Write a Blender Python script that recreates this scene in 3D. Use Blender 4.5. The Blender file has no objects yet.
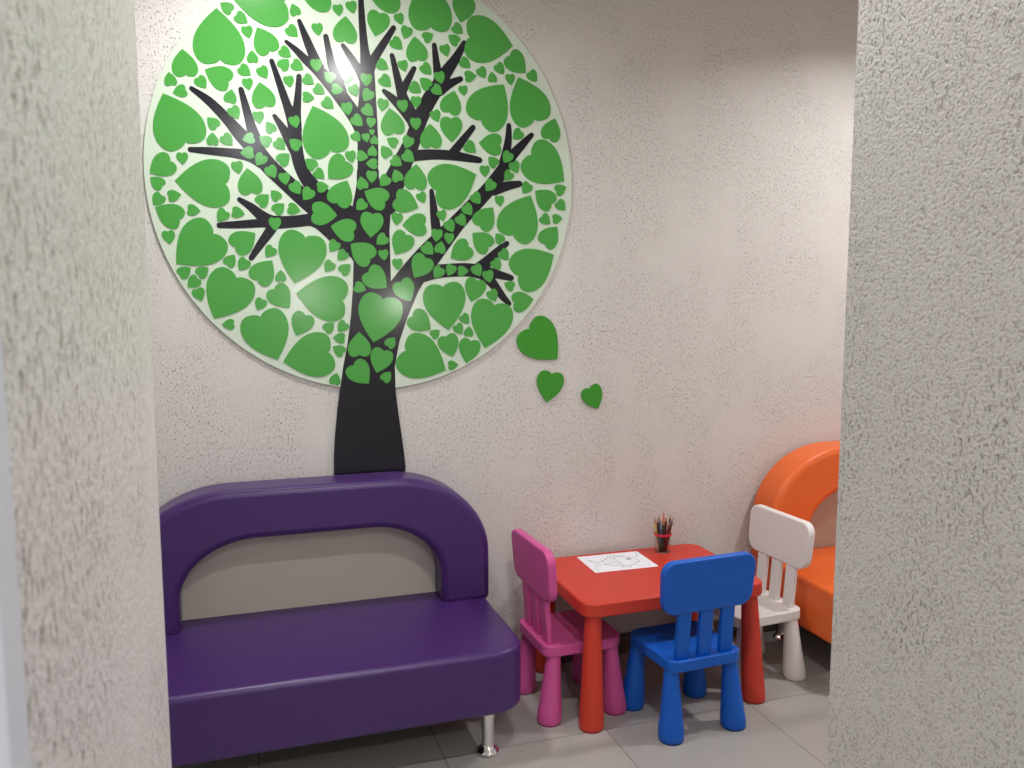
import bpy, bmesh, math, random
from mathutils import Vector, Matrix, noise
from math import sin, cos, pi, radians, hypot
S = bpy.context.scene
C = S.collection
random.seed(7)

# ------------------------------------------------------------------ materials
def srgb(r, g, b):
    f = lambda v: (v/255/12.92) if v/255 <= .04045 else ((v/255+.055)/1.055)**2.4
    return (f(r), f(g), f(b), 1)

def mat(name, col, rough=.5, spec=.5, metal=0., bump=None, coat=0., trans=0., emis=None, ior=1.5, vary=None):
    m = bpy.data.materials.new(name); m.use_nodes = True
    nt = m.node_tree; b = nt.nodes['Principled BSDF']
    b.inputs['Base Color'].default_value = col
    b.inputs['Roughness'].default_value = rough
    b.inputs['Metallic'].default_value = metal
    b.inputs['Specular IOR Level'].default_value = spec
    b.inputs['IOR'].default_value = ior
    b.inputs['Coat Weight'].default_value = coat
    b.inputs['Coat Roughness'].default_value = .12
    b.inputs['Transmission Weight'].default_value = trans
    if emis:
        b.inputs['Emission Color'].default_value = emis[0]
        b.inputs['Emission Strength'].default_value = emis[1]
    tc = nt.nodes.new('ShaderNodeTexCoord')
    if bump:
        sc, st, dist = bump
        n = nt.nodes.new('ShaderNodeTexNoise'); n.inputs['Scale'].default_value = sc; n.inputs['Detail'].default_value = 3
        bp = nt.nodes.new('ShaderNodeBump'); bp.inputs['Strength'].default_value = st; bp.inputs['Distance'].default_value = dist
        nt.links.new(tc.outputs['Object'], n.inputs['Vector'])
        nt.links.new(n.outputs['Fac'], bp.inputs['Height'])
        nt.links.new(bp.outputs['Normal'], b.inputs['Normal'])
    n2 = nt.nodes.new('ShaderNodeTexNoise'); n2.inputs['Scale'].default_value = 9
    nt.links.new(tc.outputs['Object'], n2.inputs['Vector'])
    v = vary if vary is not None else .03
    mp = nt.nodes.new('ShaderNodeMapRange')
    mp.inputs['To Min'].default_value = 1-v; mp.inputs['To Max'].default_value = 1+v
    hs = nt.nodes.new('ShaderNodeHueSaturation'); hs.inputs['Color'].default_value = col
    nt.links.new(n2.outputs['Fac'], mp.inputs['Value'])
    nt.links.new(mp.outputs['Result'], hs.inputs['Value'])
    nt.links.new(hs.outputs['Color'], b.inputs['Base Color'])
    return m

def plaster(name, light, dark):
    """bark beetle style wall plaster: fine grains with small vertical grooves"""
    m = bpy.data.materials.new(name); m.use_nodes = True
    nt = m.node_tree; L = nt.links.new; N = nt.nodes.new
    b = nt.nodes['Principled BSDF']; b.inputs['Roughness'].default_value = .36; b.inputs['Specular IOR Level'].default_value = .5
    tc = N('ShaderNodeTexCoord')
    def noise_(scale, vec, det=2, rough=.5):
        mp = N('ShaderNodeMapping'); mp.inputs['Scale'].default_value = vec
        n = N('ShaderNodeTexNoise'); n.inputs['Scale'].default_value = scale; n.inputs['Detail'].default_value = det; n.inputs['Roughness'].default_value = rough
        L(tc.outputs['Object'], mp.inputs['Vector']); L(mp.outputs['Vector'], n.inputs['Vector'])
        return n.outputs['Fac']
    def ramp(src, a, b_):
        r = N('ShaderNodeMapRange'); r.interpolation_type = 'SMOOTHSTEP'
        r.inputs['From Min'].default_value = a; r.inputs['From Max'].default_value = b_
        L(src, r.inputs['Value']); return r.outputs['Result']
    def math_(op, a, b_):
        n = N('ShaderNodeMath'); n.operation = op
        for i, v in enumerate((a, b_)):
            if isinstance(v, (int, float)): n.inputs[i].default_value = v
            else: L(v, n.inputs[i])
        return n.outputs[0]
    grain = noise_(240, (1, 1, .95), 3, .62)
    streak = noise_(190, (1, 1, .5), 2)
    patch = noise_(5, (1, 1, .5), 2)
    pits = ramp(grain, .535, .63)
    grooves = math_('MULTIPLY', ramp(streak, .58, .66), ramp(patch, .36, .54))
    dark_fac = math_('MAXIMUM', math_('MULTIPLY', pits, .55), math_('MULTIPLY', grooves, .75))  # pits and grooves take the darker plaster colour
    mix = N('ShaderNodeMix'); mix.data_type = 'RGBA'
    L(dark_fac, mix.inputs['Factor']); mix.inputs['A'].default_value = light; mix.inputs['B'].default_value = dark
    L(mix.outputs['Result'], b.inputs['Base Color'])
    h = math_('SUBTRACT', math_('MULTIPLY', grain, -.9), math_('MULTIPLY', grooves, .8))
    bp = N('ShaderNodeBump'); bp.inputs['Strength'].default_value = .8; bp.inputs['Distance'].default_value = .003
    L(h, bp.inputs['Height']); L(bp.outputs['Normal'], b.inputs['Normal'])
    return m

def tiles(name, size, ox, oy):
    m = bpy.data.materials.new(name); m.use_nodes = True
    nt = m.node_tree; L = nt.links.new; N = nt.nodes.new
    b = nt.nodes['Principled BSDF']; b.inputs['Roughness'].default_value = .38; b.inputs['Specular IOR Level'].default_value = .4
    tc = N('ShaderNodeTexCoord')
    mp = N('ShaderNodeMapping'); mp.inputs['Location'].default_value = (-ox, -oy, 0)
    L(tc.outputs['Object'], mp.inputs['Vector'])
    br = N('ShaderNodeTexBrick'); br.offset = 0; br.squash = 1
    br.inputs['Scale'].default_value = 1; br.inputs['Brick Width'].default_value = size; br.inputs['Row Height'].default_value = size
    br.inputs['Mortar Size'].default_value = .0022; br.inputs['Mortar Smooth'].default_value = .1; br.inputs['Bias'].default_value = 0
    br.inputs['Color1'].default_value = srgb(163, 159, 156); br.inputs['Color2'].default_value = srgb(168, 164, 160); br.inputs['Mortar'].default_value = srgb(122, 116, 112)
    L(mp.outputs['Vector'], br.inputs['Vector'])
    n = N('ShaderNodeTexNoise'); n.inputs['Scale'].default_value = 3; n.inputs['Detail'].default_value = 6
    L(tc.outputs['Object'], n.inputs['Vector'])
    mr = N('ShaderNodeMapRange'); mr.inputs['To Min'].default_value = .93; mr.inputs['To Max'].default_value = 1.07; L(n.outputs['Fac'], mr.inputs['Value'])
    hs = N('ShaderNodeHueSaturation'); L(br.outputs['Color'], hs.inputs['Color']); L(mr.outputs['Result'], hs.inputs['Value'])
    L(hs.outputs['Color'], b.inputs['Base Color'])
    bp = N('ShaderNodeBump'); bp.inputs['Strength'].default_value = .3; bp.inputs['Distance'].default_value = .001; bp.invert = True
    L(br.outputs['Fac'], bp.inputs['Height']); L(bp.outputs['Normal'], b.inputs['Normal'])
    return m

M = dict(
    wall=plaster('wall_plaster', srgb(219, 216, 213), srgb(150, 141, 132)),
    floor=tiles('floor_tiles', .6106, .7213, -.5882),
    ceiling=mat('ceiling_paint', srgb(235, 233, 228), .8),
    base=mat('baseboard_tile', srgb(96, 84, 76), .5),
    frame=mat('frame_paint', srgb(208, 212, 220), .45, vary=.01),
    board=mat('board_print', srgb(206, 221, 204), .15, .45, vary=.01),
    heart=mat('heart_green', srgb(76, 158, 70), .15, .45, vary=.02),
    heart_dark=mat('heart_deep_green', srgb(58, 146, 40), .25, .5, vary=.02),
    black=mat('tree_black', srgb(27, 26, 35), .17, .45, vary=.02),
    violet=mat('violet_leatherette', srgb(66, 36, 100), .34, .5, bump=(420, .25, .001)),
    orange=mat('orange_leatherette', srgb(226, 104, 44), .40, .5, bump=(420, .25, .001)),
    greige=mat('greige_leatherette', srgb(192, 186, 174), .5, .4, bump=(420, .25, .001)),
    sole=mat('sofa_underside', srgb(35, 32, 34), .8),
    chrome=mat('chrome', (.8, .8, .8, 1), .08, .5, 1.),
    red=mat('red_plastic', srgb(200, 60, 44), .42, .4, bump=(300, .08, .001)),
    redpad=mat('red_foot', srgb(150, 34, 28), .6),
    pink=mat('pink_plastic', srgb(204, 84, 150), .42, .4, bump=(300, .08, .001)),
    pinkpad=mat('pink_foot', srgb(140, 46, 100), .6),
    blue=mat('blue_plastic', srgb(8, 92, 196), .42, .4, bump=(300, .08, .001)),
    bluepad=mat('blue_foot', srgb(8, 52, 120), .6),
    white=mat('white_plastic', srgb(228, 224, 224), .42, .4, bump=(300, .08, .001)),
    whitepad=mat('white_foot', srgb(170, 165, 162), .6),
    paper=mat('paper', srgb(236, 238, 246), .7, .3, vary=.01),
    ink=mat('ink', srgb(84, 84, 100), .8, .2),
    glass=mat('clear_plastic', (.93, .90, .92, 1), .06, .5, trans=1., ior=1.3, vary=0),
    rim=mat('jar_rim_red', srgb(214, 40, 70), .35, .5),
    lamp=mat('lamp_diffuser', (1, 1, 1, 1), .5, emis=((1, .93, .84, 1), 6)),
    globe=mat('lamp_globe', (1, 1, 1, 1), .4, emis=((1, .97, .92, 1), 60)),
    globe_hall=mat('hall_lamp_globe', (1, 1, 1, 1), .4, emis=((1, .97, .92, 1), 32)),
    lampring=mat('lamp_ring', srgb(225, 225, 225), .35),
)

# ------------------------------------------------------------------ mesh helpers
def link(name, bm, m, parent=None, smooth=True, bevel=None, seg=3):
    me = bpy.data.meshes.new(name)
    bmesh.ops.recalc_face_normals(bm, faces=bm.faces[:])
    bm.to_mesh(me); bm.free()
    me.materials.append(m)
    o = bpy.data.objects.new(name, me); C.objects.link(o)
    if parent is not None: o.parent = parent
    if smooth:
        me.polygons.foreach_set('use_smooth', [True]*len(me.polygons))
    if bevel:
        md = o.modifiers.new('bevel', 'BEVEL'); md.width = bevel; md.segments = seg; md.limit_method = 'ANGLE'; md.angle_limit = radians(38)
        md.harden_normals = False
    if smooth:
        try:
            me.set_sharp_from_angle(angle=radians(42))
        except Exception: pass
    return o

def tag(o, label=None, cat=None, group=None, kind=None):
    if label: o['label'] = label
    if cat: o['category'] = cat
    if group: o['group'] = group
    if kind: o['kind'] = kind
    return o

def empty(name, loc, rz=0):
    o = bpy.data.objects.new(name, None); o.empty_display_size = .05
    C.objects.link(o); o.location = loc; o.rotation_euler = (0, 0, rz)
    return o

def box(bm, a, b):
    r = bmesh.ops.create_cube(bm, size=1)
    for v in r['verts']:
        v.co = Vector((a[i]+(v.co[i]+.5)*(b[i]-a[i]) for i in range(3)))
    return r['verts']

def struct(name, boxes, m, parent=None):
    bm = bmesh.new()
    for a, b in boxes: box(bm, a, b)
    o = link(name, bm, m, parent, smooth=False)
    o['kind'] = 'structure'
    return o

def extrude(bm, pts, place, d):
    """closed outline pts (u,v) extruded from depth 0 to d; place(u,v,w) -> xyz"""
    n = len(pts)
    A = [bm.verts.new(place(u, v, 0)) for u, v in pts]
    B = [bm.verts.new(place(u, v, d)) for u, v in pts]
    bm.faces.new(A); bm.faces.new(B[::-1])
    for i in range(n):
        bm.faces.new((A[i], B[i], B[(i+1) % n], A[(i+1) % n]))

def rrect(x0, y0, x1, y1, r, n=7):
    """rounded rectangle; r = (bl, br, tr, tl)"""
    if not isinstance(r, (tuple, list)): r = (r,)*4
    out = []
    for (cx, cy, a0, rr) in ((x0+r[0], y0+r[0], pi, r[0]), (x1-r[1], y0+r[1], 1.5*pi, r[1]), (x1-r[2], y1-r[2], 0, r[2]), (x0+r[3], y1-r[3], .5*pi, r[3])):
        for k in range(n+1):
            a = a0+k/n*pi/2
            out.append((cx+rr*cos(a), cy+rr*sin(a)))
    return out

def lathe(bm, prof, n=28, cx=0, cy=0, lean=(0, 0), z0=0):
    rings = []
    for r, z in prof:
        ox, oy = cx+lean[0]*(z-z0), cy+lean[1]*(z-z0)
        rings.append([bm.verts.new((ox+r*cos(2*pi*k/n), oy+r*sin(2*pi*k/n), z)) for k in range(n)] if r > 1e-6 else [bm.verts.new((ox, oy, z))])
    for a, b in zip(rings, rings[1:]):
        if len(a) == 1 and len(b) == 1: continue
        for k in range(n):
            k2 = (k+1) % n
            if len(a) == 1: bm.faces.new((a[0], b[k2], b[k]))
            elif len(b) == 1: bm.faces.new((a[k], a[k2], b[0]))
            else: bm.faces.new((a[k], a[k2], b[k2], b[k]))

def tube(bm, pts, r, n=8):
    """capped tube along a polyline"""
    P = [Vector(p) for p in pts]; rings = []
    for i, p in enumerate(P):
        t = (P[min(i+1, len(P)-1)]-P[max(i-1, 0)]).normalized()
        up = Vector((0, 0, 1)) if abs(t.z) < .9 else Vector((1, 0, 0))
        a = t.cross(up).normalized(); b = t.cross(a)
        rr = r[i] if isinstance(r, (list, tuple)) else r
        rings.append([bm.verts.new(p+a*rr*cos(2*pi*k/n)+b*rr*sin(2*pi*k/n)) for k in range(n)])
    for A, B in zip(rings, rings[1:]):
        for k in range(n):
            bm.faces.new((A[k], A[(k+1) % n], B[(k+1) % n], B[k]))
    bm.faces.new(rings[0]); bm.faces.new(rings[-1])

def copy_tree(o, parent=None):
    c = o.copy(); C.objects.link(c); c.parent = parent
    for ch in list(o.children): copy_tree(ch, c)
    return c
# ------------------------------------------------------------------ the room shell
XL, XR, YF, ZC = -1.55, 3.45, -2.31, 2.97      # left wall, right wall, inner face of the doorway wall, ceiling
TH = .648                                        # depth of the doorway
DL, DR = -.6223, .2890                          # doorway sides
YH = YF-TH                                      # hall face of the doorway wall
struct('floor', [((-3.2, -6.6, -.08), (XR+.1, .1, 0))], M['floor'])
struct('ceiling', [((-3.2, -6.6, ZC), (XR+.1, .1, ZC+.08))], M['ceiling'])
struct('wall_back', [((XL-.1, 0, 0), (XR+.1, .1, ZC))], M['wall'])
struct('wall_left', [((XL-.1, YF, 0), (XL, 0, ZC))], M['wall'])
struct('wall_right', [((XR, YF, 0), (XR+.1, 0, ZC))], M['wall'])
struct('wall_front', [((-3.2, YH, 0), (DL, YF, ZC)), ((DR, YH, 0), (XR+.1, YF, ZC))], M['wall'])
struct('wall_hall', [((-3.2, -6.7, 0), (XR+.1, -6.6, ZC)), ((-3.3, -6.7, 0), (-3.2, YF, ZC)), ((XR, -6.7, 0), (XR+.1, YH, ZC))], M['wall'])
struct('baseboard_back', [((XL, -.010, 0), (XR, 0, .092))], M['base'])
struct('baseboard_left', [((XL, YF, 0), (XL+.010, -.010, .092))], M['base'])
struct('baseboard_right', [((XR-.010, YF, 0), (XR, -.010, .092))], M['base'])
# smooth grey door lining on the hall side of the doorway
bm = bmesh.new()
box(bm, (DL-.09, YH-.035, 0), (DL+.004, YH, 2.2))
o = link('trim_1', bm, M['frame'], bevel=.004); o['kind'] = 'structure'

# ------------------------------------------------------------------ ceiling lamps and light
def downlight(x, y, r, power, label, size=None, spread=180, col=(1, .93, .85)):
    t = empty('ceiling_lamp', (x, y, ZC))
    tag(t, label, 'lamp', 'round lamps recessed in the ceiling')
    bm = bmesh.new(); lathe(bm, [(r, 0), (r*1.14, -.002), (r*1.16, -.012), (r*1.08, -.018), (r, -.016), (r, -.004)], 40); link('ring', bm, M['lampring'], t)
    bm = bmesh.new(); lathe(bm, [(0, -.010), (r*.99, -.010), (r*.99, -.002), (0, -.002)], 40); link('diffuser', bm, M['lamp'], t)
    l = bpy.data.lights.new('lamp_light', 'AREA'); l.shape = 'DISK'; l.size = size or r*2; l.energy = power; l.color = col; l.spread = radians(spread)
    lo = bpy.data.objects.new('lamp_light', l); C.objects.link(lo); lo.parent = t; lo.location = (0, 0, -.03)
    return t
downlight(.165, -2.15, .06, 17, 'round ceiling lamp right inside the doorway, in front of the tree panel', 0.12, 175, (1, .985, .965))
downlight(-.42, -.64, .11, 16, 'round ceiling lamp close to the wall above the purple sofa', .22, 160, (1, .985, .965))
downlight(2.40, -.95, .11, 24, 'round ceiling lamp close to the wall above the orange sofa', .22, 150, (1, .98, .96))
downlight(-.30, -4.6, .11, 34, 'round ceiling lamp in the hall behind the doorway', .22, 175, (.97, .98, 1))
downlight(1.6, -4.9, .11, 26, 'round ceiling lamp at the right side of the hall', .22, 175, (.97, .98, 1))
def wall_lamp(x, y, z, r, sgn, gm, label):
    t = empty('wall_lamp', (x, y, z)); tag(t, label, 'lamp')
    bm = bmesh.new(); extrude(bm, rrect(-.04, -.06, .04, .06, .015), lambda u, v, w: (u, -sgn*(r+.030)+sgn*w, v), .015); link('back_plate', bm, M['lampring'], t, bevel=.003)
    bm = bmesh.new(); tube(bm, [(0, -sgn*(r+.018), 0), (0, -sgn*r*.8, 0)], .010, 12); link('arm', bm, M['chrome'], t)
    bm = bmesh.new(); bmesh.ops.create_uvsphere(bm, u_segments=24, v_segments=16, radius=r); link('globe', bm, M[gm], t)
wall_lamp(.505, YF+.095, 1.525, .040, 1, 'globe', 'small round wall lamp on the room side of the doorway wall')
wall_lamp(.30, -6.6+.155, 1.56, .10, 1, 'globe_hall', 'large round wall lamp on the far wall of the hall')

# ------------------------------------------------------------------ the tree mural
HEARTS=[(-5455,26017,-5396,24281),(-6644,24532,-6557,23680),(-7334,22975,-6675,21369),(-5918,23889,-5152,23532),(-5320,26206,-4961,25974),(-4413,25600,-4772,25836),(-4383,25074,-4468,25458),(-4093,25485,-3690,24714),(-4306,24674,-4283,24281),(-2942,24549,-3283,24788),(-3026,24465,-3312,24153),(-2512,24137,-2873,24350),(-2998,23474,-3076,23841),(-4368,23800,-4712,24046),(-3807,23733,-4026,24086),(-4444,23284,-4510,23653),(-5906,23241,-6154,23579),(-7117,23712,-7048,23294),(-7014,23007,-6603,23134),(-4080,23587,-3905,22786),(-5030,23269,-5130,22835),(-4841,22241,-5058,22621),(-4119,22114,-4170,22513),(-3878,22213,-3671,21880),(-4153,21669,-3799,21446),(-3248,21250,-3553,21545),(-5906,22244,-5602,21939),(-5750,21731,-5759,21318),(-5078,21306,-5378,21624),(-6781,20561,-6800,20948),(-2847,26425,-2711,26058),(-2685,25279,-3004,25570),(-1934,25377,-1998,25780),(-1171,26135,-1237,26509),(-643,26277,-764,26669),(-942,26172,-993,25300),(-2216,22877,-1633,21302),(-3092,21621,-2743,21364),(-4741,21515,-4365,21622),(-4835,21050,-4406,21092),(132,25545,316,26360),(1138,26047,1003,26406),(-276,27475,1049,27030),(2221,27754,2265,26086),(3448,26333,3620,27213),(5561,25650,3813,25835),(3527,25940,3178,26191),(2946,25831,3312,25594),(2360,25820,2002,25623),(1230,25544,1370,25963),(1149,25161,799,25470),(1622,25671,1746,24852),(2903,25029,2767,25425),(613,24397,242,24609),(1247,24346,1134,24716),(700,23755,352,24070),(2258,24315,1940,24634),(1816,24161,2168,23858),(1854,23620,1481,23877),(1669,23028,1650,23435),(325,22826,410,23249),(631,22979,781,22085),(3821,24698,3465,24942),(4060,24412,3634,24341),(4413,24339,4196,24691),(5176,24550,4906,24882),(4673,24613,4722,24241),(5467,24146,5434,24540),(3559,23607,3495,23962),(6084,24662,5443,25255),(6552,24350,6272,24703),(5180,24163,4250,22750),(5778,24483,6448,22911),(3170,23788,2957,22984),(2514,22561,2355,22954),(3046,21825,3021,22701),(2184,22492,2230,21645),(1648,22204,1615,22626),(1183,22840,1110,23255),(2681,23611,2349,23859),(2663,23997,2545,24405),(4139,21861,4988,21825),(7342,22988,7098,22193),(-4283,20642,-4034,20998),(-3633,20210,-3840,20595),(-3255,19976,-3333,20377),(-2766,19658,-3002,20041),(-2647,19450,-2373,19829),(-3704,18305,-3690,18742),(-7887,20214,-7203,20663),(-7878,20081,-7511,19790),(-7076,19995,-5393,19933),(-4889,20314,-4974,20715),(-4609,20532,-4494,19687),(-7816,19111,-7550,19461),(-6882,19517,-7283,19445),(-7756,19052,-6989,18638),(-6257,18949,-6660,18996),(-5693,18608,-5413,18958),(-4743,18883,-5148,18962),(-3882,19609,-4236,19285),(-3791,19767,-3542,19475),(-3342,19300,-3676,19005),(-2765,19042,-3179,19151),(-7330,17763,-7380,18197),(-7148,17067,-5868,18153),(-4397,18210,-5110,17701),(-3059,16379,-2620,18062),(-4064,17342,-3797,17677),(-1731,17563,-1477,17920),(-1930,16818,-1668,17153),(-970,17095,-1305,16803),(-2526,20960,-2210,20664),(-1861,20261,-2167,20525),(-1703,19984,-2100,19932),(-3096,21107,-3453,20794),(-1420,18917,-2274,18996),(-5149,17416,-5412,17064),(7756,20516,6345,21504),(4017,21491,3640,21791),(5554,22076,5883,22390),(4531,21346,4845,21040),(4379,20548,4373,20963),(5204,20449,5459,20776),(5747,20750,5557,21165),(5178,21139,5409,21522),(5967,19965,6231,20342),(7846,20300,7422,20104),(6496,20098,7190,19589),(7812,19348,7493,19671),(7142,18772,6808,19079),(7686,19037,7295,18986),(7450,18690,6926,17996),(6295,19909,5568,18343),(7311,17552,5798,16694),(4023,20650,2435,19962),(1936,19479,1760,19828),(809,18596,873,19030),(1050,18618,1906,18652),(2684,18793,2577,19172),(4709,19388,4174,18664),(5008,19420,4975,19809),(3857,18367,4511,17818),(4823,18371,5077,18040),(2954,17371,3678,17827),(5360,17318,5057,17659),(5021,16934,4745,17284),(4418,20015,4703,20387),(4183,19505,3904,19860),(3842,19066,3553,19414),(3563,18637,3299,18994),(3065,18379,2853,18782),(2287,16586,2559,16965),(2850,16673,3017,17069),(3686,16871,3283,16869),(4168,16659,3955,17069),(4573,16404,4462,16850),(-6667,16936,-7037,16685),(-6065,16947,-6414,16690),(-6801,16236,-6464,16538),(-6342,15741,-6485,16154),(-5947,15095,-5124,16561),(-5015,16848,-4754,17217),(-3831,17221,-4374,16510),(-3540,16878,-3553,16480),(-3267,15464,-3785,16159),(-4429,15389,-4233,15770),(-3004,16006,-1323,15738),(-5688,14869,-5289,14886),(-3756,13525,-4315,15138),(-3062,14424,-2699,15174),(-3554,13455,-1891,13762),(-1635,14890,-1954,14609),(-1502,14550,-1206,14860),(-1693,14318,-1280,14287),(-1702,13987,-1332,13738),(-1590,12973,-1686,12553),(3784,15643,4032,16476),(2850,14530,2639,16217),(6432,15744,5611,15590),(4810,15646,4607,16069),(4344,13783,4759,15482),(2119,14563,1418,15101),(3673,14777,3424,15099),(3401,14361,3177,14717),(3688,14687,3665,14297),(2484,14544,2182,14308),(3019,13464,2758,14263),(3563,13198,3760,14069),(2714,12936,1125,13748),(3235,13140,2851,13121),(5172,16395,5547,16217),(-4968,26488,-3161,26457),(-2681,27157,-1504,26757),(-242,23697,-220,24126),(-321,23154,-103,23544),(-1,22643,-318,22951),(-105,22195,-69,22544),(-505,21678,-744,21953),(39,21941,23,21635),(-2025,24090,-2067,24502),(-1776,24115,-1463,23857),(-1080,23503,-1477,23544),(-907,22609,-1001,23026),(-402,22259,-733,22549),(-1109,24146,-823,23883),(-581,23316,-762,23678),(-2146,23662,-2478,23872),(-1766,23339,-2102,23552),(-2146,23170,-2532,23179),(-1459,22834,-1796,23104),(-2818,22041,-2928,22417),(-699,19145,-395,19448),(-382,19840,379,19483),(-522,20391,-422,19970),(-100,20160,-92,20576),(-311,20878,84,20886),(-206,21113,-597,21167),(-39,21560,-58,21202),(-241,21658,-311,21956),(-42,21927,-63,22132),(1206,21506,1380,21917),(1549,21030,1180,21319),(1070,20855,717,21097),(789,20713,934,20301),(224,20067,506,20397),(1628,20943,1580,20062),(1689,19299,859,19614),(-1718,20266,-1075,20914),(-815,20886,-900,21279),(-1020,20229,-1408,19388),(510,21849,861,21647),(305,21572,551,21203),(752,17483,1186,18229),(852,16885,832,17290),(2372,17992,2431,18442),(2892,17908,2910,18307),(2591,18033,2508,17601),(2256,17507,1911,17855),(1491,16599,1941,17346),(-1446,17253,-1154,17552),(1337,15674,958,16418),(402,16211,-282,16794),(-395,16129,-796,16278),(-941,17872,-222,17324),(336,17247,282,17623),(39,17865,390,18157),(-181,18116,-98,18976),(-1674,18518,-851,18328),(-150,14112,250,15753),(-703,14524,-696,13653),(-54,12924,233,13752),(-368,12508,-928,13230),(686,14287,416,13958),(496,12942,220,12625),(-946,27880,-617,27331),(1436,28145,1306,27749),(-1219,27133,-877,26899),(-2764,27573,-3140,27403),(-1604,27623,-1300,27912)]
LOOSE=[(7511,13243,6285,14512),(7042,11446,7264,12612),(9381,11060,8996,11938)]
TRUNK=[(-1782,8987),(-1763,9775),(-1698,10568),(-1585,11605),(-1429,12570),(-1331,13200),(-1155,14039),(-999,15087),(-900,16127),(-850,17187),(-998,17460),(-1322,17917),(-1136,18682),(-793,18895),(-678,19884),(-643,20625),(181,20659),(183,20324),(529,20449),(1069,20470),(907,19983),(623,19213),(550,18379),(575,16451),(928,16509),(1644,16898),(1876,16433),(1648,16067),(1201,15061),(861,14101),(671,13140),(684,12216),(755,11498),(893,10424),(992,9601),(1028,9031),(964,8792)]
STROKES=[[(-354,27219,73),(-363,26794,100),(-341,26085,128),(-270,25054,165),(-190,24376,258),(-192,23397,315),(-215,22594,372),(-214,21382,393),(-236,20271,414),(-179,19341,663)],
[(834,25906,102),(465,25332,139),(78,24722,166),(-156,24234,222)],
[(-1061,25113,82),(-812,24759,128),(-490,24281,165),(-274,23936,221)],
[(-2613,25839,79),(-2391,25265,142),(-2157,24686,179),(-1989,24239,234)],
[(-3093,25075,70),(-2759,24812,115),(-2413,24489,160),(-1991,24167,216),(-1461,23635,273),(-1034,23088,275),(-639,22532,277),(-353,21927,261)],
[(-1679,25379,99),(-1577,24839,126),(-1480,24349,163),(-1275,23792,218),(-1176,23331,256)],
[(-3626,24358,88),(-3393,23640,123),(-3135,22846,160),(-2907,22148,233),(-2844,21256,234),(-2701,20613,235),(-2390,20081,274),(-1964,19657,313),(-1385,19195,372),(-834,18763,414)],
[(-2679,23886,98),(-2734,23227,125),(-2805,22618,161),(-2859,21972,233)],
[(-3589,22428,80),(-3336,22053,142),(-3066,21604,215),(-2864,21183,216)],
[(-6390,23203,84),(-5823,22813,154),(-5237,22225,190),(-4811,21725,244),(-4343,21255,300),(-3839,20637,303),(-3184,20016,307),(-2482,19385,329),(-1762,18890,408),(-1143,18383,488),(-666,17829,568)],
[(-4722,23285,95),(-4572,22649,139),(-4421,22027,175),(-4267,21471,247)],
[(-6509,21097,94),(-5857,21076,138),(-5110,21042,166),(-4492,20964,211),(-4082,20734,213)],
[(-4911,19402,88),(-4520,19145,151),(-4144,18831,197),(-3726,18623,234),(-2973,18659,218),(-2354,18728,239),(-1772,18519,371),(-1151,18010,451)],
[(-5634,18463,105),(-4925,18507,142),(-4153,18578,161),(-3799,18586,180)],
[(-4572,17302,98),(-4250,17778,144),(-3879,18293,180),(-3730,18514,180)],
[(3582,25597,106),(3246,25011,174),(2884,24500,231),(2523,23915,269),(2123,23293,288),(1761,22525,287),(1478,21763,306),(1117,20997,363),(756,20233,420),(396,19470,534)],
[(2395,25422,95),(2455,24874,134),(2527,24324,173),(2524,23990,192)],
[(3419,24241,107),(2959,24020,164),(2600,23734,192)],
[(760,24904,93),(902,24314,131),(1045,23738,169),(1191,23269,227),(1416,22839,266),(1604,22441,267)],
[(1595,24494,94),(1357,24054,132),(1119,23596,170)],
[(433,23586,84),(733,23349,150),(1110,23005,189),(1413,22654,209)],
[(1158,21149,229),(1626,21264,211),(2375,21336,194),(3052,21330,186),(3698,21264,158),(4166,21200,119)],
[(3909,22440,108),(3500,21942,147),(3093,21427,186)],
[(6339,22283,102),(5937,21872,163),(5515,21424,203),(5179,20942,243),(4844,20461,283),(4427,19979,282),(3847,19378,300),(3271,18781,319),(2699,18149,396),(2130,17521,474),(1524,16820,511),(1000,16123,548)],
[(5383,22599,101),(5370,22115,141),(5285,21568,182),(5180,21175,202)],
[(5831,20349,123),(5303,20243,183),(4760,20068,222)],
[(2219,19944,88),(2291,19335,147),(2363,18683,187),(2457,18068,217)],
[(1720,16704,315),(2402,16843,268),(3133,16906,261),(3748,16909,263),(4245,16792,265),(4536,16555,225),(4871,16155,175),(5124,15833,145),(5379,15569,104)],
[(5299,17974,103),(4918,17671,164),(4456,17230,224),(4079,16950,244)],
[(5466,16597,124),(5000,16716,165),(4496,16833,204)]]
def heart_pts(h, n=9):
    tx, tz, nx, nz = [v/1e4 for v in h]
    ax, az = nx-tx, nz-tz
    L = hypot(ax, az)/.905
    ax, az = ax/hypot(ax, az), az/hypot(ax, az); px_, pz_ = az, -ax
    cubics = [((0, 0), (.15, .13), (.46, .40), (.46, .69)), ((.46, .69), (.46, .88), (.36, 1.0), (.235, 1.0)), ((.235, 1.0), (.13, 1.0), (.03, .97), (0, .905))]
    half = []
    for b in cubics:
        for k in range(n):
            t = k/n; s = 1-t
            half.append(tuple(s**3*b[0][i]+3*s*s*t*b[1][i]+3*s*t*t*b[2][i]+t**3*b[3][i] for i in (0, 1)))
    half.append((0, .905))
    full = half+[(-u, v) for u, v in half[-2:0:-1]]
    return [(tx+(px_*u+ax*v)*L, tz+(pz_*u+az*v)*L) for u, v in full]

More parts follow.
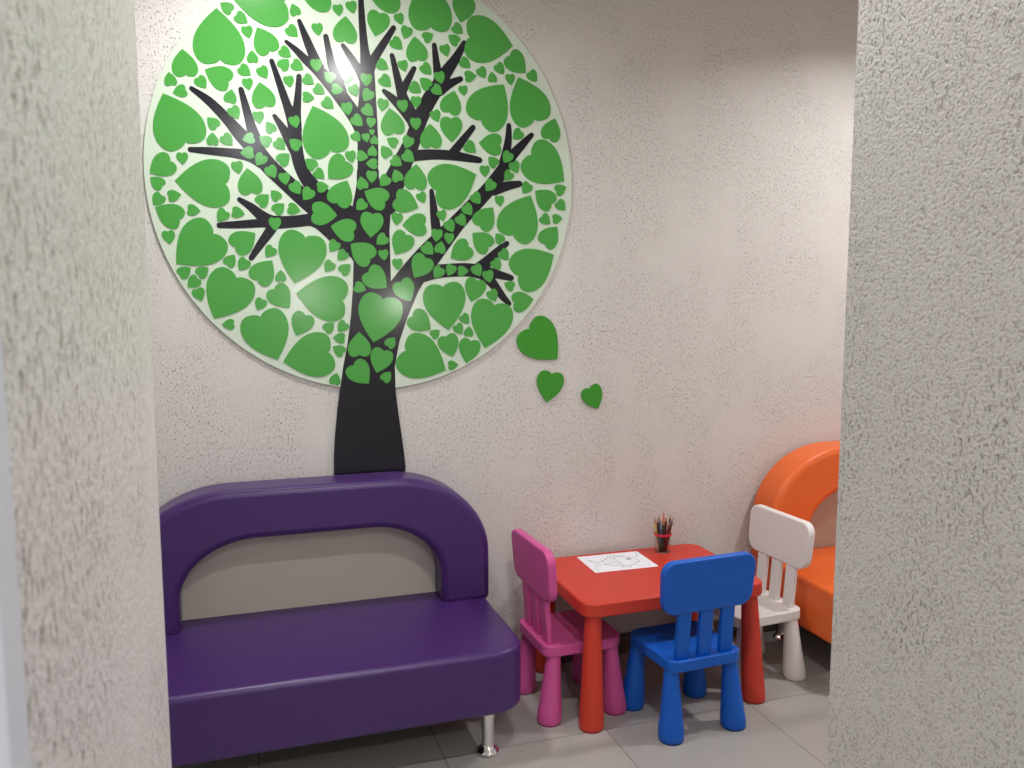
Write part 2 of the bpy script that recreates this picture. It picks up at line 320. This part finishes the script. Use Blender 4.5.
CZ, RAD = 2.0355, .808
mural = empty('tree_mural', (0, 0, CZ-RAD))
tag(mural, 'round glossy panel of a black tree with green hearts above the purple sofa', 'wall decoration')
oz = CZ-RAD
bm = bmesh.new()
extrude(bm, [(RAD*cos(2*pi*k/160), RAD+RAD*sin(2*pi*k/160)) for k in range(160)], lambda u, v, w: (u, -.0045-w, v), .0055)
link('round_panel', bm, M['board'], mural, bevel=.0008, seg=2)
bm = bmesh.new()
extrude(bm, [(x/1e4, z/1e4-oz) for x, z in TRUNK], lambda u, v, w: (u, -.0030-w, v), .00755)
def stroke(bm, s, d0, d):
    P = [(x/1e4, z/1e4-oz, r/1e4) for x, z, r in s]
    # smooth the centre line with a Catmull-Rom pass
    Q = []
    for i in range(len(P)-1):
        p0, p1, p2, p3 = P[max(i-1, 0)], P[i], P[i+1], P[min(i+2, len(P)-1)]
        for k in range(4):
            t = k/4
            Q.append(tuple(.5*((2*p1[j])+(-p0[j]+p2[j])*t+(2*p0[j]-5*p1[j]+4*p2[j]-p3[j])*t*t+(-p0[j]+3*p1[j]-3*p2[j]+p3[j])*t**3) for j in range(3)))
    Q.append(P[-1])
    def nrm(i):
        a, b = Q[max(i-1, 0)], Q[min(i+1, len(Q)-1)]
        l = hypot(b[0]-a[0], b[1]-a[1]) or 1
        return (-(b[1]-a[1])/l, (b[0]-a[0])/l)
    left, right = [], []
    for i, (x, z, r) in enumerate(Q):
        n = nrm(i); left.append((x+n[0]*r, z+n[1]*r)); right.append((x-n[0]*r, z-n[1]*r))
    def cap(i, start):
        n = nrm(i); x, z, r = Q[i]; t = (-n[1], n[0]) if start else (n[1], -n[0])   # outward direction
        out = []
        for k in range(1, 6):
            a = pi*k/6
            s_ = (1 if not start else -1)
            out.append((x+s_*n[0]*r*cos(a)+t[0]*r*sin(a), z+s_*n[1]*r*cos(a)+t[1]*r*sin(a)))
        return out
    # quads along the stroke, both faces and the rim
    outline = left+cap(len(Q)-1, False)+right[::-1]+cap(0, True)
    V0 = {}; 
    def quadstrip(y):
        Lv = [bm.verts.new((u, y, v)) for u, v in left]; Rv = [bm.verts.new((u, y, v)) for u, v in right]
        for i in range(len(Lv)-1): bm.faces.new((Lv[i], Lv[i+1], Rv[i+1], Rv[i]))
        for i, st in ((len(Q)-1, False), (0, True)):
            cv = [bm.verts.new((u, y, v)) for u, v in cap(i, st)]
            ring = ([Lv[i]]+cv+[Rv[i]]) if not st else ([Rv[i]]+cv+[Lv[i]])
            bm.faces.new(ring)
            if st: E0 = cv
            else: E1 = cv
        return Lv+E1+Rv[::-1]+E0
    a = quadstrip(-d0); b = quadstrip(-d0-d); n = len(a)
    for i in range(n): bm.faces.new((a[i], b[i], b[(i+1) % n], a[(i+1) % n]))
for i, s in enumerate(STROKES): stroke(bm, s, .0100, .0006+.00003*i)
link('black_tree', bm, M['black'], mural, smooth=False)
bm = bmesh.new()
for i, h in enumerate(HEARTS):
    extrude(bm, [(u, v-oz) for u, v in heart_pts(h)], lambda u, v, w: (u, -.0100-w, v), .0020+.000003*i)
link('heart_leaves', bm, M['heart'], mural, smooth=False)
lab = ['large green heart on the wall, nearest to the tree panel', 'middle sized green heart on the wall, below the large one',
       'smallest green heart on the wall, furthest right of the three']
for h, l in zip(LOOSE, lab):
    bm = bmesh.new(); P = heart_pts(h, 12); cx, cz = P[0]
    extrude(bm, [(u-cx, v-cz) for u, v in P], lambda u, v, w: (u, -w, v), .005)
    o = link('wall_heart', bm, M['heart_dark'], bevel=.0008, seg=2); o.location = (cx, -.003, cz)
    tag(o, l, 'wall decoration', 'loose green hearts falling beside the tree')

# ------------------------------------------------------------------ sofas
def arch_outline(hw, top, rx, rz, base, n=14):
    """half width, top height, corner radii -> outline from lower right over the top to lower left"""
    out = [(hw, base)]
    for k in range(n+1):
        a = k/n*pi/2
        out.append((hw-rx+rx*cos(a), top-rz+rz*sin(a)))
    m = [(-x, z) for x, z in out][::-1]
    return out+m

def sofa(colour, colour_mat):
    W_, D = 1.312, .70
    t = empty('sofa', (0, 0, 0))
    # seat block: rounded box, slightly puffed
    bm = bmesh.new()
    x0, x1, y0, y1, z0, z1 = -W_/2, W_/2, -D, -.01, .182, .405
    extrude(bm, rrect(x0, y0, x1, y1, (.12, .12, .02, .02), 10), lambda u, v, w: (u, v, z0+w), z1-z0)
    seat = link('seat', bm, colour_mat, t, bevel=.044, seg=7)
    # arch shaped back
    hw = .668
    outer = arch_outline(hw, .905, .37, .315, .39, 18)
    inner = arch_outline(.476, .722, .27, .215, .39, 18)
    bm = bmesh.new()
    ya, yb = -.020, -.195
    n = len(outer)
    rings = []
    for y in (ya, yb):
        rings.append(([bm.verts.new((x, y, z)) for x, z in outer], [bm.verts.new((x, y, z)) for x, z in inner]))
    (oa, ia), (ob, ib) = rings
    for i in range(n-1):
        bm.faces.new((oa[i], oa[i+1], ob[i+1], ob[i])); bm.faces.new((ia[i], ib[i], ib[i+1], ia[i+1]))
        bm.faces.new((ob[i], ob[i+1], ib[i+1], ib[i])); bm.faces.new((oa[i], ia[i], ia[i+1], oa[i+1]))
    for i in (0, n-1):
        bm.faces.new((oa[i], ob[i], ib[i], ia[i]))
    back = link('backrest', bm, colour_mat, t, bevel=.028, seg=5)
    # seam piping following the front outer edge of the arch
    bm = bmesh.new()
    tube(bm, [(x*.981, yb+.0075, .39+(z-.39)*.985) for x, z in outer[2:-2]], .0022, 6)
    link('piping', bm, colour_mat, back)
    bm = bmesh.new()
    extrude(bm, [(x, z) for x, z in arch_outline(.50, .745, .28, .22, .392, 14)], lambda u, v, w: (u, -.030-w, v), .035)
    link('back_panel', bm, M['greige'], t, bevel=.006)
    bm = bmesh.new(); box(bm, (x0+.09, y0+.09, .172), (x1-.09, y1-.03, .19)); link('underside', bm, M['sole'], t, smooth=False)
    for x in (-.535, .535):
        for y in (-.600, -.10):
            bm = bmesh.new()
            lathe(bm, [(0, .0), (.034, 0), (.0385, .004), (.040, .011), (.034, .020), (.0245, .028), (.0215, .038), (.0215, .07), (.0225, .12), (.0265, .174), (0, .174)], 28, x, y)
            tag(link('leg', bm, M['chrome'], t), 'chrome leg')
    return t
s1 = sofa('purple', M['violet']); s1.location = (-.270, 0, 0)
tag(s1, 'purple leatherette sofa with arched back and grey panel, below the tree mural', 'sofa', 'arched leatherette sofas')
s2 = sofa('orange', M['orange']); s2.location = (1.712+.6575, 0, 0)
tag(s2, 'orange leatherette sofa with arched back, behind the white chair', 'sofa', 'arched leatherette sofas')

# ------------------------------------------------------------------ children's table
def cone_leg(x, y, h, rt, rb, lean, m, padm, parent):
    bm = bmesh.new()
    prof = [(0, .005), (rb*.95, .005), (rb*.985, .010), (rb, .018), (rb*.995, .04)]
    for k in range(1, 9):
        f = k/8; prof.append((rb+(rt-rb)*(f**.82), .04+(h-.04)*f))
    prof.append((0, h))
    lathe(bm, prof, 30, x, y, (-lean[0]/h, -lean[1]/h))
    l = link('leg', bm, m, parent)
    bm = bmesh.new(); lathe(bm, [(0, 0), (rb*.93, 0), (rb*.955, .003), (rb*.955, .0065), (0, .0065)], 30, x, y); link('foot_pad', bm, padm, l)
    return l
tbl = empty('childrens_table', (1.0248, -.303, 0))
tag(tbl, 'low red plastic table with rounded corners and cone legs, between the three small chairs', 'table')
bm = bmesh.new(); extrude(bm, rrect(-.385, -.277, .385, .277, .055, 8), lambda u, v, w: (u, v, .426+w), .054)
link('tabletop', bm, M['red'], tbl, bevel=.007, seg=3)
for sx in (-1, 1):
    for sy in (-1, 1):
        cone_leg(sx*.349, sy*.258, .430, .031, .047, (sx*.016, sy*.028), M['red'], M['redpad'], tbl)

# ------------------------------------------------------------------ children's chairs
def chair(key, label, x, y, rz):
    m, pad = M[key], M[key+'pad']
    t = empty('childrens_chair', (x, y, 0), rz)
    tag(t, label, 'chair', 'small plastic chairs around the red table')
    # seat with a shallow dish: rim plus recessed centre
    bm = bmesh.new()
    extrude(bm, rrect(-.152, -.166, .152, .158, (.040, .040, .055, .055), 8), lambda u, v, w: (u*(1+.06*(v+.166)/.324), v, .256+w), .044)
    bm.normal_update(); bm.faces.ensure_lookup_table()
    top = [f_ for f_ in bm.faces if min(v_.co.z for v_ in f_.verts) > .29]
    bmesh.ops.inset_region(bm, faces=top, thickness=.020)
    for v_ in top[0].verts: v_.co.z -= .005
    link('seat', bm, m, t, bevel=.006, seg=3)
    # backrest panel, leaning back a little
    lean = .075
    def P(u, v, w): return (u, -.116-w-(v-.30)*lean, v)
    bm = bmesh.new()
    pts = [(u*(1-.045*(.67-v)/.19), v) for u, v in rrect(-.195, .472, .195, .664, (.050, .050, .046, .046), 9)]
    pts = [(u, v+.010*(1-(u/.196)**2)*(1 if v > .6 else -.3)) for u, v in pts]
    extrude(bm, pts, P, .034)
    link('backrest', bm, m, t, bevel=.007, seg=4)
    for u in (-.092, 0, .092):
        bm = bmesh.new()
        extrude(bm, [(u-.027, .292), (u+.027, .292), (u+.027, .50), (u-.027, .50)], lambda a, b, c: P(a, b, c+.006), .022)
        link('slat', bm, m, t, bevel=.005, seg=2)
    for sx in (-1, 1):
        cone_leg(sx*.134, -.143, .258, .0265, .047, (sx*.010, -.022), m, pad, t)
        cone_leg(sx*.143, .127, .258, .0265, .047, (sx*.014, .014), m, pad, t)
    return t
chair('blue', 'blue plastic childrens chair with slatted back, in front of the red table', 1.042, -.578, radians(3))
chair('pink', 'pink plastic childrens chair with slatted back, at the left end of the red table', .682, -.330, radians(-88))
chair('white', 'white plastic childrens chair with slatted back, at the right end of the red table', 1.498, -.323, radians(93))

# ------------------------------------------------------------------ colouring sheet with a fish
sheet = empty('colouring_page', (.962, -.163, .4800), radians(-1.5))
tag(sheet, 'white colouring sheet with a line drawing of a fish, lying on the red table', 'paper')
bm = bmesh.new()
def pz(u, v): return .0006
box(bm, (-.14, -.105, 0), (.14, .105, .0006))
link('sheet', bm, M['paper'], sheet, smooth=False)
bm = bmesh.new()
def line(pts, r=.0006):
    tube(bm, [(u, v, pz(u, v)) for u, v in pts], r*.75, 4)
def arc(cx, cy, rx, ry, a0, a1, n=14, r=.0006):
    line([(cx+rx*cos(radians(a0+(a1-a0)*k/n)), cy+ry*sin(radians(a0+(a1-a0)*k/n))) for k in range(n+1)], r)
arc(.02, .0, .075, .060, -150, 150, 36, .0010)                 # body
arc(.045, .0, .05, .072, 110, 250, 16)                          # gill
arc(.060, .020, .015, .013, 0, 360, 18, .0008); arc(.060, .020, .0055, .005, 0, 360, 12, .0022)   # eye
arc(.078, -.014, .018, .014, 200, 330, 10, .0009)               # mouth
for c in range(4):
    for k in range(-2, 3):
        arc(-.048+c*.021, k*.019+(c % 2)*.008, .011, .010, 100, 260, 8)
line([(-.045, .030), (-.075, .012), (-.110, .050), (-.100, .0), (-.112, -.046), (-.075, -.012), (-.045, -.030)], .0009)
for v in (-.02, 0, .02): line([(-.080, v*.3), (-.104, v*1.4)])
line([(-.02, .058), (-.005, .085), (.012, .074), (.024, .088), (.036, .072), (.048, .076), (.058, .050)], .0008)
for u in (-.005, .015, .035): line([(u, .062), (u+.003, .078)])
line([(.0, -.058), (-.012, -.082), (.012, -.074), (.028, -.084), (.034, -.058)], .0008)
arc(.115, .055, .006, .006, 0, 360, 10); arc(.122, .075, .004, .004, 0, 360, 10); arc(.108, .040, .003, .003, 0, 360, 8)
for s in (-1, 0, 1): line([(.085+s*.02, -.085), (.089+s*.02, -.070), (.094+s*.02, -.080)])
line([(-.125, -.085), (-.118, -.060), (-.122, -.04)]); line([(-.118, -.085), (-.110, -.066)])
link('fish_drawing', bm, M['ink'], sheet)

# ------------------------------------------------------------------ jar and the pencils in it
JX, JY, JZ = 1.209, -.099, .4805
jar = empty('pencil_jar', (JX, JY, JZ))
tag(jar, 'small clear plastic jar with a red rim holding pencils, on the red table', 'jar')
bm = bmesh.new()
lathe(bm, [(0, 0), (.031, 0), (.034, .003), (.034, .078), (.0325, .078), (.0325, .004), (0, .004)], 32)
tag(link('jar_body', bm, M['glass'], jar), 'clear plastic jar body')
bm = bmesh.new(); lathe(bm, [(.0342, .074), (.038, .074), (.0395, .078), (.038, .083), (.0335, .083), (.033, .078), (.0342, .074)], 32)
tag(link('rim', bm, M['rim'], jar), 'red rim')
cols = [('yellow', (206, 186, 70)), ('black', (34, 30, 34)), ('dark green', (40, 70, 52)), ('salmon pink', (226, 130, 112)), ('blue grey', (70, 102, 128)), ('dark red', (112, 34, 42)),
        ('brown', (96, 62, 46)), ('grey violet', (128, 102, 128)), ('dark blue', (38, 48, 88)), ('maroon', (84, 26, 44)), ('olive', (100, 96, 50)), ('teal', (44, 84, 96)), ('pink', (214, 120, 150))]
body_b = bmesh.new(); tip_b = bmesh.new()
PM = {}
wood = mat('pencil_wood', srgb(176, 138, 104), .6); 
for i, (nm, c) in enumerate(cols):
    pm = mat('pencil_'+nm.replace(' ', '_'), srgb(*c), .35)
    inner = i in (3, 4, 7, 9)
    k = (3, 4, 7, 9).index(i) if inner else [q_ for q_ in range(13) if q_ not in (3, 4, 7, 9)].index(i)
    a = (2*pi*k/4+.9) if inner else (2*pi*k/9+2.9)
    rb, rt = (.0062, .012+.004*(k % 2)) if inner else (.0155, .038+.005*((k*2) % 3)/2)
    bx, by, tx, ty = rb*cos(a), rb*sin(a), rt*cos(a), rt*sin(a)
    L = .140+.018*((i*3) % 5)/4
    if nm == 'salmon pink': L = .172
    p = empty('pencil', (JX+bx, JY+by, JZ+.006))
    ro = .0050 if nm == 'salmon pink' else .0044
    d = Vector((tx-bx, ty-by, L)).normalized()
    p.rotation_mode = 'QUATERNION'; p.rotation_quaternion = d.to_track_quat('Z', 'Y')
    tag(p, nm+' pencil standing point up in the red rimmed jar', 'pencil', 'pencils in the jar')
    bm = bmesh.new(); lathe(bm, [(0, 0), (ro, 0), (ro, L-.020), (0, L-.020)], 6); link('shaft', bm, pm, p, smooth=False)
    bm = bmesh.new(); lathe(bm, [(0, L-.0205), (ro*.96, L-.0205), (ro*.35, L-.006), (0, L-.006)], 10); link('wooden_point', bm, wood, p)
    bm = bmesh.new(); lathe(bm, [(0, L-.0065), (ro*.37, L-.0065), (0, L)], 8); link('lead', bm, pm, p)

# ------------------------------------------------------------------ camera
cam = bpy.data.cameras.new('camera'); co = bpy.data.objects.new('camera', cam); C.objects.link(co); S.camera = co
yaw, pitch, roll = .31895, -.11238, -.001323
f = Vector((sin(yaw)*cos(pitch), cos(yaw)*cos(pitch), sin(pitch)))
r = Vector((cos(yaw), -sin(yaw), 0)); u = r.cross(f)
r2 = r*cos(roll)+u*sin(roll); u2 = -r*sin(roll)+u*cos(roll)
mw = Matrix((r2, u2, -f)).transposed().to_4x4(); mw.translation = Vector((-.5398, -3.3118, 1.6200))
co.matrix_world = mw
cam.sensor_width = 36; cam.lens = 851.88/1024*36; cam.clip_start = .02
cam.dof.use_dof = True; cam.dof.focus_distance = 3.2; cam.dof.aperture_fstop = 14

# ------------------------------------------------------------------ render look
w = bpy.data.worlds.new('world'); S.world = w; w.use_nodes = True
w.node_tree.nodes['Background'].inputs[0].default_value = (.8, .85, 1, 1); w.node_tree.nodes['Background'].inputs[1].default_value = .05
S.view_settings.view_transform = 'Standard'; S.view_settings.look = 'None'
S.view_settings.exposure = 0.12; S.view_settings.gamma = 1; S.view_settings.use_curve_mapping = False
S.cycles.use_denoising = True
S.cycles.max_bounces = 10; S.cycles.diffuse_bounces = 5; S.cycles.transmission_bounces = 8
S.cycles.sample_clamp_indirect = 6
